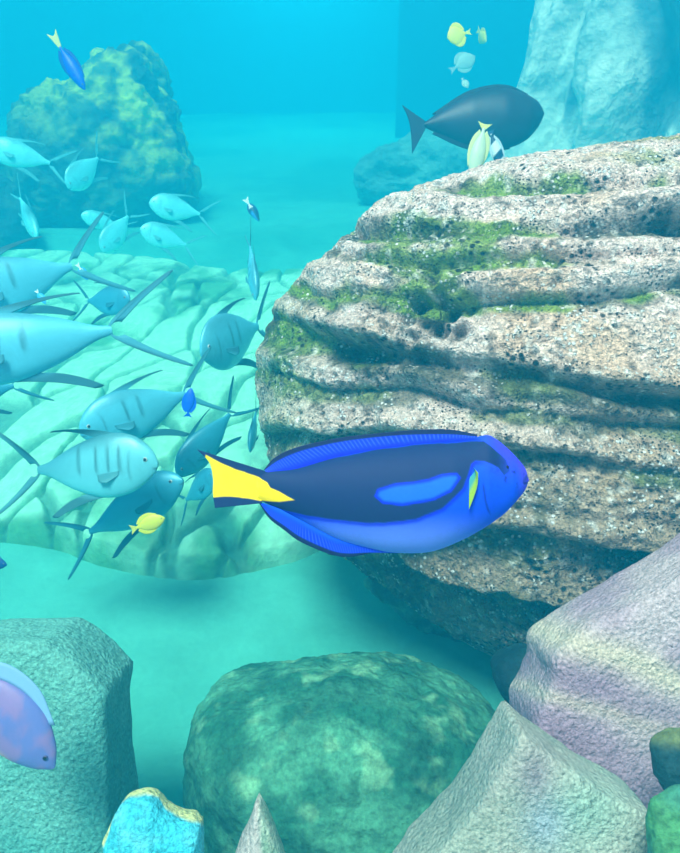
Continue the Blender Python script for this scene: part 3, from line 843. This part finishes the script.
small_fish('yellow_tang', 'bright yellow disc-shaped fish high above the dark fish', (447, 38), (466, 33), 4.0, 1.0, (255, 228, 5), (250, 230, 60), tall=.5)
small_fish('yellow_tang', 'small thin yellow fish just right of the yellow disc-shaped one', (486, 42), (479, 32), 5.2, 1.0, (240, 220, 60), (240, 220, 80), tall=.24, dt=5.3)
small_fish('pale_fish', 'faint pale blue fish below the yellow disc-shaped one', (475, 56), (455, 68), 6.0, 1.0, (190, 200, 190), (180, 190, 190), tall=.36)
small_fish('pale_fish', 'tiny pale fish just above the back of the dark fish', (468, 88), (463, 80), 5.0, 1.0, (210, 215, 200), (200, 205, 200), tall=.3)
small_fish('blue_fish', 'small blue fish with a yellow tail diving beside the top of the coral rock', (85, 90), (60, 47), 3.6, .62, (20, 70, 230), (235, 225, 120), tall=.22, tl=.36,
           fins=(20, 50, 170))
small_fish('blue_fish', 'little bright blue fish swimming upright over the pale rock bed', (191, 388), (188, 414), 2.3, 1.0, (20, 90, 235), (20, 80, 220), tall=.22, tl=.12)
small_fish('yellow_fish', 'small yellow fish low over the rock bed below the teal fish', (165, 518), (136, 528), 1.95, 1.0, (235, 225, 50), (225, 215, 80), tall=.26, tl=.2)
small_fish('dark_blue_fish', 'dark blue fish just entering at the left frame edge above the grey reflection', (7, 565), (-24, 560), 1.9, 1.0, (20, 60, 140), (20, 60, 140), tall=.24)
def striped(v, c):
    c = mix(c, np.tile(lin(240, 245, 245), (len(v), 1)), 1 - smooth(v[:, 0], .25, .32))
    return mix(c, np.tile(lin(60, 150, 230), (len(v), 1)), smooth(-v[:, 2], -.02, .05) * smooth(v[:, 0], .4, .5))
small_fish('damselfish', 'tiny black, white and blue fish over the far sand', (259, 221), (248, 203), 4.0, 1.0, (16, 40, 90), (245, 250, 250), tall=.17, pattern=striped, fins=(40, 80, 140))
small_fish('damselfish', 'tiny bright blue and white fish above the dark small fish', (88, 280), (79, 267), 2.9, 1.0, (60, 180, 250), (240, 250, 250), tall=.2, pattern=striped)
small_fish('damselfish', 'tiny bright blue fish beneath the silvery one at the left frame edge', (46, 304), (38, 293), 2.2, 1.0, (70, 190, 250), (230, 250, 250), tall=.2)
def violet(v, c):
    c = mix(c, np.tile(lin(140, 120, 176), (len(v), 1)), smooth(fbm(v, 7, 3, 4), -.1, .3))
    return mix(c, np.tile(lin(228, 176, 150), (len(v), 1)), .8 * smooth(-v[:, 2], .16, .21))
small_fish('violet_reflection', 'blurry violet glass reflection built as a fish, with an orange belly edge, in front of the grey one', (54, 768), (-40, 668), 1.0, 1.0, (104, 118, 186), (84, 78, 130), tall=.24, pattern=violet, fins=(130, 176, 214), eyec=(70, 70, 120))  # blurry reflected shape on the glass, built as a fish

# ---- big dark surgeonfish and the butterflyfish at its belly
def outline_fish(name, label, d, c0, top, bot, wid, colorf, tail=None, tailc=None, dorsal=None, anal=None, finc=None, eye=None, nx=120, na=60, rot=(-PITCH, 0, 0)):
    k = d / F; cx, cy = c0
    root = empty(name, P(cx, cy, d), rot)
    def L(p): return [((x - cx) * k, -(y - cy) * k) for x, y in p]
    v, f = body_mesh(L(top), L(bot), [((x - cx) * k, w * k) for x, w in wid], nx, na)
    mesh_obj('body', v, f, M_FISH, root, colorf(v, v[:, 0] / k + cx, -v[:, 2] / k + cy))
    for nm, pr, cc in (('tail_fin', tail, tailc), ('dorsal_fin', dorsal, finc), ('anal_fin', anal, finc)):
        if pr:
            v, f, U, T = fin_mesh(L(pr[0]), L(pr[1]), 40, 10, thick=1.1 * k)
            mesh_obj(nm, v, f, M_FIN, root, np.tile(lin(*cc), (len(v), 1)))
    if eye: eye_obj(root, (eye[0] - cx) * k, -(eye[1] - cy) * k, eye[2] * k, eye[3] * k, ring=eye[4])
    return tag(root, label, 'fish')

def flat(a):
    return lambda v, px, py: np.tile(lin(*a), (len(v), 1))
def dark_col(v, px, py):
    return mix(np.tile(lin(24, 26, 50), (len(v), 1)), np.tile(lin(34, 36, 62), (len(v), 1)), smooth(fbm(v, 9, 3, 6), -.2, .4))
outline_fish('dark_surgeonfish', 'big dark slate-blue oval fish swimming just above the layered rock', 3.0, (485, 118),
    [(424, 123), (432, 117), (445, 108), (465, 96), (488, 89), (508, 88.5), (525, 94), (536, 100), (541, 106), (543.5, 113)],
    [(424, 127), (432, 131), (445, 136), (465, 144), (488, 149), (508, 148), (525, 141), (536, 130), (541, 122), (543.5, 116)],
    [(424, 2), (440, 6), (470, 12), (505, 14), (530, 10), (543, 3)], dark_col,
    tail=([(426, 122), (425, 125), (426, 128)], [(402, 105), (408, 118), (411, 134), (412, 154)]), tailc=(34, 40, 64),
    dorsal=([(436, 116), (465, 98), (488, 91), (508, 91), (526, 97)], [(432, 114), (463, 93.5), (488, 85.5), (509, 85.5), (528, 94)]),
    anal=([(436, 130), (465, 142), (488, 147), (508, 146)], [(432, 134), (463, 148), (488, 152), (510, 149)]), finc=(30, 34, 54), eye=(533, 108, 6, 1.6, (70, 80, 100)))

def butter(v, px, py):
    c = mix(np.tile(lin(206, 214, 176), (len(v), 1)), np.tile(lin(236, 226, 120), (len(v), 1)), np.exp(-((px - 478) / 2.6) ** 2) * .0 + smooth(v[:, 0], .02, .04))
    return c
def leaf_fish(name, label, nose, tail, d, hs, body, pattern, tailc, finc):
    return small_fish(name, label, nose, tail, d, hs, body, tailc, pattern=pattern, fins=finc, tall=.19, tl=.1)
def cream(v, c):
    return mix(c, np.tile(lin(240, 226, 110), (len(v), 1)), smooth(-v[:, 2], .10, .20))
leaf_fish('butterflyfish', 'pale yellow leaf-shaped fish nose down on the top edge of the layered rock', (472, 180), (484, 128), 2.75, .8, (214, 220, 184), cream, (240, 232, 120), (226, 222, 150))
def zebra(v, c):
    st = np.sin(v[:, 0] * 13 + v[:, 2] * 6)
    return mix(c, np.tile(lin(22, 40, 80), (len(v), 1)), smooth(st, .1, .4))
leaf_fish('banded_fish', 'black and white banded fish beside the pale yellow one, under the dark fish', (503, 172), (491, 134), 2.85, .75, (226, 232, 236), zebra, (40, 70, 110), (190, 205, 215))
